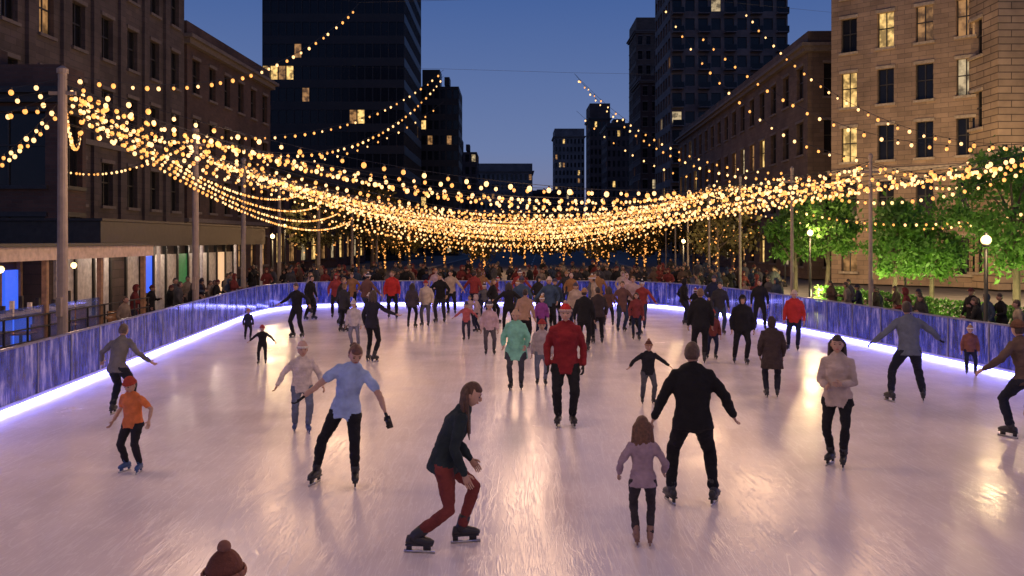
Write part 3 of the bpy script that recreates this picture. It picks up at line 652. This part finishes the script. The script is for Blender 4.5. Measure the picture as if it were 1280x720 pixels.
# ---------------------------------------------------------------- poles and string lights
m_pole=simple('pole_paint',(.26,.21,.175),.55,vary=.15); m_cab=simple('black_cable',(.02,.02,.02),.6)
Lp=[(-9.45,18.5,6.5),(-10.25,28.5,6.5),(-11.6,38.,6.4),(-12.3,46.5,6.3),(-12.3,56,6.2),(-12,66,6.2),(-12,78,6.2)]
Rp=[(13.3,20.7,5.4),(11.0,27,5.5),(10.5,33.,5.6),(10.5,40.5,5.8),(11.2,50,6.),(12,60,6.2),(13,70,6.2),(14,80,6.2)]
for x,y,h in Lp+Rp:
    p=MB(); w=.11 if x<0 else .065
    p.loft([(x,y,-.08),(x,y,h*.5),(x,y,h)],[w,w*.92,w*.8],n=12); p.loft([(x,y,-.08),(x,y,.22)],[w*1.9,w*1.6],n=12)
    p.loft([(x,y,h),(x,y,h+.1),(x,y,h+.16)],[w*1.05,w*1.05,w*.3],n=12)
    p.box(x-.28,x+.28,y-.03,y+.03,h-.45,h-.38,0); p.box(x-.05,x+.05,y-w*1.6,y-w*.8,1.4,1.8,0)
    p.obj('light_pole',[m_pole],smooth=False)
RB=random.Random(9); nb_=0
def string(A_,B_,sag,step=.46,r=.046):
    global nb_
    A_,B_=V(A_),V(B_); L=(B_-A_).length+sag*.5; mb=MB()
    f=lambda t:A_.lerp(B_,t)-V((0,0,4*sag*t*(1-t)))
    mb.loft([f(i/22) for i in range(23)],[.008]*23,V((0,0,1)),0,3)
    n=max(3,int(L/step))
    for i in range(1,n):
        t=(i+RB.uniform(-.12,.12))/n; p=f(t)+V((RB.uniform(-.03,.03),RB.uniform(-.03,.03),-.10))
        ico=ICO2 if p.y<30 else ICO1; k=len(mb.v); s=r*RB.uniform(.8,1.15)
        mb.v+=[(p.x+v.x*s,p.y+v.y*s,p.z+v.z*s*1.2) for v in ico[0]]
        mm=1 if RB.random()<.5 else 2
        for q in ico[1]: mb.f.append(tuple(k+j for j in q)); mb.m.append(mm)
        mb.box(p.x-.018,p.x+.018,p.y-.018,p.y+.018,p.z+s,p.z+.10,0); nb_+=1
    mb.obj('string_lights',[m_cab,m_b1,m_b2])
def top(P,dz=0): return (P[0],P[1],P[2]+dz)
for i,P in enumerate(Lp):
    for j,Q in enumerate(Rp):
        if abs(j-i-.5)<=1.6:
            string(top(P,-.1-.12*(j%3)),top(Q,-.08-.1*(i%3)),RB.uniform(1.3,2.6) if i else RB.uniform(1.5,2.0),.46,.043+.0032*min(P[1],70)/10)
for i in range(4):
    string(top(Lp[0],-.35-.22*i),top(Rp[3+i],-.2),1.7+.25*i); string(top(Lp[1],-.5-.2*i),top(Rp[4+min(i,3)],-.3),2.0+.3*i)
    string(top(Rp[0],-.3),top(Lp[3+min(i,3)],-.3-.2*i),1.5); string(top(Rp[1],-.4),top(Lp[3+i],-.4),1.8)
    string(top(Lp[0],-.3-.25*i),(-2+i*3.5,58+i*4,4.6),1.2); string(top(Rp[1],-.3-.2*i),(3-i*2.5,62+i*3,4.6),1.0)
    string(top(Lp[0],-.15-.15*i),(-12.2,50+i*6,5.6-.3*i),1.0+.2*i)
for i in range(16):
    y=45+i*2.8; string((-12.2,y,6.1+RB.uniform(-.5,.2)),(11.3+(y-48)*.08,y+RB.uniform(-2,2),6+RB.uniform(-.5,.2)),RB.uniform(1.3,3.2),.46,.066)
for i in range(13):
    y=50+i*4.2; string((-12.2,y,4.6+RB.uniform(-.4,.3)),(11.3+(y-48)*.08,y+RB.uniform(-2,2),4.6+RB.uniform(-.4,.3)),RB.uniform(.9,2.1),.5,.068)
for a,b_ in list(zip(Lp[:-1],Lp[1:]))+list(zip(Rp[:-1],Rp[1:])): string(top(a,-.15),top(b_,-.15),.5)
string(top(Lp[0],-.2),(-17.9,36.5,7.6),1.0); string(top(Lp[0],-.4),(-17.,20,5.6),.5); string(top(Lp[0],-.6),(-15.,15,5.4),.4); string(top(Lp[1],-.2),(-22.2,40,7.),1.)
string(top(Lp[0],-.5),(-16.,24,4.8),.6); string(top(Lp[0],-.1),(-15,13,6.3),.7); string(top(Lp[0],-.7),(-18,27,4.6),.5); string(top(Lp[0],-.3),(-17,17,6.2),.5); string(top(Rp[0],0),(18.5,19,5.6),.4); string(top(Rp[1],-.1),(19,28,6.4),.8); string(top(Rp[1],-.2),(20,34,6.3),.9); string(top(Rp[2],-.1),(20,38,6.6),.9); string(top(Rp[3],-.1),(20.5,50,7.6),1.)
string(top(Rp[2],-.5),top(Rp[0],-.2),.9); string(top(Rp[3],-.5),(19,24,5.2),1.6); string(top(Rp[4],-.5),(19.5,26,4.6),1.5)
for y in (2.5,-5):
    string((-8.9,y,6.8),(12.2,y+1,6.2),1.6)
string(top(Lp[0],.0),(-6.1,35,12.4),1.3,.62); string(top(Lp[1],0),(-3.5,45,11.7),1.2,.62); string(top(Lp[2],0),(-3.5,45.1,10.1),1.0,.6); string(top(Lp[0],-.15),(-3.5,45,11.4),2.6,.6)
string(top(Rp[1],0),(5.8,35,12.7),1.5,.62); string(top(Rp[2],0),(3.2,45,11.5),1.3,.62); string(top(Rp[0],.05),(6.8,33,11.0),1.7,.62); string(top(Rp[3],0),(3.3,45,9.6),1.0,.6); string(top(Rp[1],-.1),(3.2,45,11.5),2.2,.6); string(top(Rp[0],-.1),(9.6,37,12.9),1.8,.62)
def wire(pts,r=.006):
    mb=MB(); mb.loft(pts,[r]*len(pts),V((0,0,1)),0,5); mb.obj('span_wire',[m_cab])
wire([(-22.3,44,17.5),(-6.1,35,12.45),(5.8,35,12.75),(9.6,37,12.95),(22.9,62,19)]); wire([(-21.9,60,15),(-3.5,45,11.75),(3.2,45,11.55),(22.9,70,16)])

m_globe=simple('lamp_globe',(1,.8,.45),.3,emis=(1,.66,.26),es=3); m_lp=simple('lamp_iron',(.03,.03,.03),.5,.5)
def lamp(name,loc,e,col=(1,.63,.34),rad=.3,sp=1.):
    l=bpy.data.lights.new(name,'POINT'); l.energy=e; l.color=col; l.shadow_soft_size=rad; l.specular_factor=sp
    o=bpy.data.objects.new(name,l); COL.objects.link(o); o.location=loc; return o
for x,y,z,e in ((12.7,37.5,3.3,260),(11.3,58,2.9,300),(11.85,22.0,3.0,100),(-13.6,50,3.2,260),(21,47,4.2,2300),(-16,62,4,400),(18,58,4.2,900),(27,45,5,2400)):  # strongest lamps are added to wash light onto the right-hand facades
    mb=MB(); mb.loft([(x,y,-.08),(x,y,.5),(x,y,z-.2)],[.09,.055,.04],n=10); mb.loft([(x,y,-.08),(x,y,.12)],[.16,.13],n=10)
    mb.loft([(x,y,z-.17),(x,y,z-.10)],[.08,.10],n=10); mb.ball((x,y,z),Matrix.Identity(3),lambda v:v*.12,1,14,10); mb.loft([(x,y,z+.11),(x,y,z+.2)],[.06,.02],n=8)
    mb.obj('street_and_wash_lamp',[m_lp,m_globe],smooth=True)
    lamp('street_and_wash_light',(x,y-.25 if y<60 else y,z+.1),e,(1,.68,.34),.2,.12)
for x,y,e in ((15.9,28.7,360),(18.2,26.2,320),(17.9,31.2,300),(14.6,34.9,240),(13.1,37.6,230),(16.6,35,200),(13.4,42.5,180)):
    mb=MB(); mb.loft([(x,y,-.08),(x,y,.12)],[.05,.05],n=8); mb.loft([(x,y,.12),(x,y,.3)],[.07,.10],n=12); mb.ball((x,y,.30),Matrix.Identity(3),lambda v:V((v.x*.08,v.y*.08,v.z*.03)),1,10,6)
    mb.obj('garden_uplight',[m_lp,m_globe]); lamp('uplight_bulb',(x,y,.75),e,(.95,.9,.38),.15,.1)
for y in (-2,5,12,19,26,33,41,50,60,72):
    for x in (-6.5,0.5,7.5):
        lamp('string_bulb_light',(x,y+(1 if x>0 else 0),5.0),(185 if y<8 else 245) if y<41 else 150,(1,.60,.34),.9,.12 if y<22 else .3)
for x,y in ((-6,84),(7,90),(0,88)): lamp('string_bulb_light',(x,y,4.5),700,(1,.56,.24),.5)

# ---------------------------------------------------------------- left cafe + kiosk
wood=simple('wood_slats',(.26,.15,.08),.6,vary=.3,scale=9); wht=simple('white_panel',(.62,.58,.55),.5); bl=simple('blue_lit_bar',(.05,.1,.5),.3,emis=(.04,.14,1.),es=.9)
grn=simple('green_sign',(.05,.3,.12),.5,emis=(.05,.5,.15),es=.12); warm=simple('warm_lightbox',(.8,.6,.4),.5,emis=(1,.62,.34),es=.7); dm=simple('dark_metal',(.03,.03,.032),.45,.4)
clr=simple('blue_tinted_glazing',(.10,.16,.45),.06,vary=.4,scale=1.5,alpha=.4)
cafe=empty('cafe_pavilion')
c=MB()
c.box(-20,-11.0,15.2,27,2.52,2.84,0); c.box(-20.1,-10.9,15.1,27.1,2.843,2.92,1)
for y in (15.5,18.3,21.1,23.9,26.7):
    c.box(-11.25,-11.13,y-.06,y+.06,-.08,2.517,2); c.box(-15.0,-14.88,y-.06,y+.06,-.08,2.517,2)
c.box(-15.3,-15.1,15.3,26.9,-.08,2.517,3)
for i in range(12): c.box(-15.09,-14.95,15.5+i*.95,16.3+i*.95,.9,2.1,(5,6,2,6)[i%4])
c.obj('roof_and_posts',[simple('pavilion_roof',(.48,.37,.30),.6),dm,wood,brk,wht,warm,bl],parent=cafe)
c=MB()
c.box(-13.3,-12.8,16,26.4,-.08,1.05,0); c.box(-13.4,-12.7,15.9,26.5,1.053,1.1,1); c.box(-12.79,-12.76,16.1,23.4,.25,.98,2)
for i in range(34): c.box(-12.79,-12.75,23.5+i*.085,23.56+i*.085,.1,1.0,3)
for i in range(24): c.box(-13.15,-13.05,16.3+i*.42,16.38+i*.42,1.103,1.103+.2+.1*(i%3),4 if i%2 else 1)
c.obj('bar_counter',[wood,wht,bl,wood,dm],parent=cafe)
c=MB()
for i in range(6): c.box(-11.2,-11.18,15.6+i*1.4,16.9+i*1.4,-.05,1.45,0)
c.obj('glass_screen',[clr],parent=cafe)
for k in range(5):
    x,y=-12.0,17.3+k*2.1; t=MB()
    t.loft([(x,y,.70),(x,y,.74)],[.36,.36],n=16); t.loft([(x,y,-.08),(x,y,.70)],[.04,.04],m=1,n=8); t.loft([(x,y,-.08),(x,y,-.04)],[.25,.22],m=1,n=12)
    t.obj('cafe_table',[wood,dm])
    for s in (-1,1):
        ch=MB(); yy=y+s*.62; ch.box(x-.2,x+.2,yy-.2,yy+.2,.40,.44,0); ch.box(x-.2,x+.2,yy+s*.17,yy+s*.2,.52,.86,0)
        for dx in (-.18,.18):
            for dy in (-.18,.18): ch.box(x+dx-.015,x+dx+.015,yy+dy-.015,yy+dy+.015,-.08,.397 if dy*s<0 else .86,1)
        ch.obj('cafe_chair',[wood,dm])
for y in (17.5,21,24.5): lamp('cafe_pendant_light',(-12.2,y,2.2),34,(1,.6,.36),.12)
pl=MB()
for y in (17.5,21,24.5): pl.ball((-12.2,y,2.3),Matrix.Identity(3),lambda v:v*.08,0,10,8); pl.loft([(-12.2,y,2.37),(-12.2,y,2.52)],[.01,.01],m=1,n=4)
pl.obj('pendant_lamps',[m_globe,dm],parent=cafe)
rl=MB()
for i in range(13): y=15.4+i*.95; rl.box(-11.12,-11.08,y,y+.04,-.07,1.25,0)
for z in (.35,.65,.95,1.23): rl.box(-11.12,-11.08,15.4,26.9,z,z+.03,0)
rl.obj('terrace_railing',[dm])
ks=empty('skate_rental_kiosk'); c=MB()
c.box(-21,-12.9,27.6,46,2.78,3.6,0); c.box(-21.1,-12.8,27.5,46.1,3.603,3.68,0)
c.box(-20.9,-14.6,27.8,45.8,-.08,2.777,1)
for i in range(14):
    y=28.0+i*1.27; m=[2,2,2,1,2,4,2,2,5,2,2,2,3,2][i]
    c.box(-14.597,-14.5,y,y+1.1,.0 if m!=4 else .9,2.4,m)
    c.box(-14.597,-14.44,y+1.12,y+1.25,-.08,2.777,0)
for y in (28,32.5,37,41.5,45.8): c.box(-13.1,-13.,y-.06,y+.06,-.08,2.777,2)
c.obj('kiosk_shell',[dm,brn,wht,warm,bl,grn],parent=ks)
for y in (31,36,41): lamp('kiosk_downlight',(-13.8,y,2.6),40,(1,.78,.6),.12)

# ---------------------------------------------------------------- sky, sun, camera
w=bpy.data.worlds.new('World'); scene.world=w; w.use_nodes=True; nt=w.node_tree; bg=nt.nodes['Background']
sky=nt.nodes.new('ShaderNodeTexSky'); sky.sky_type='NISHITA'; sky.sun_disc=False; sky.sun_elevation=math.radians(-3.); sky.sun_rotation=math.radians(-20)
tc=nt.nodes.new('ShaderNodeTexCoord'); sp=nt.nodes.new('ShaderNodeSeparateXYZ'); nt.links.new(tc.outputs['Generated'],sp.inputs[0])
rp=nt.nodes.new('ShaderNodeValToRGB'); e=rp.color_ramp.elements
e[0].position=0.; e[0].color=(.20,.20,.30,1); e[1].position=.62; e[1].color=(.022,.058,.20,1)
q=e.new(.10); q.color=(.125,.185,.38,1); q=e.new(.28); q.color=(.045,.105,.31,1)
nt.links.new(sp.outputs[2],rp.inputs['Fac'])
mx=nt.nodes.new('ShaderNodeMix'); mx.data_type='RGBA'; mx.blend_type='ADD'; mx.inputs[0].default_value=.06
nt.links.new(rp.outputs['Color'],mx.inputs[6]); nt.links.new(sky.outputs['Color'],mx.inputs[7])
nt.links.new(mx.outputs[2],bg.inputs['Color']); bg.inputs['Strength'].default_value=1.
s=bpy.data.lights.new('dusk_sun','SUN'); s.energy=.02; s.angle=math.radians(12); s.color=(.7,.75,1)
so=bpy.data.objects.new('dusk_sun',s); COL.objects.link(so); so.rotation_euler=(math.radians(70),0,math.radians(200)); so.location=(0,0,60)

cam=bpy.data.cameras.new('camera'); co_=bpy.data.objects.new('camera',cam); COL.objects.link(co_)
co_.location=(0,0,3.0); co_.rotation_euler=(math.radians(90),0,0)
cam.sensor_width=36; cam.lens=36*1100/1280; cam.shift_y=-60/1280; cam.clip_end=3000; cam.clip_start=.1
scene.camera=co_
scene.view_settings.view_transform='Standard'; scene.view_settings.look='None'; scene.view_settings.exposure=0
print('BULBS',nb_)
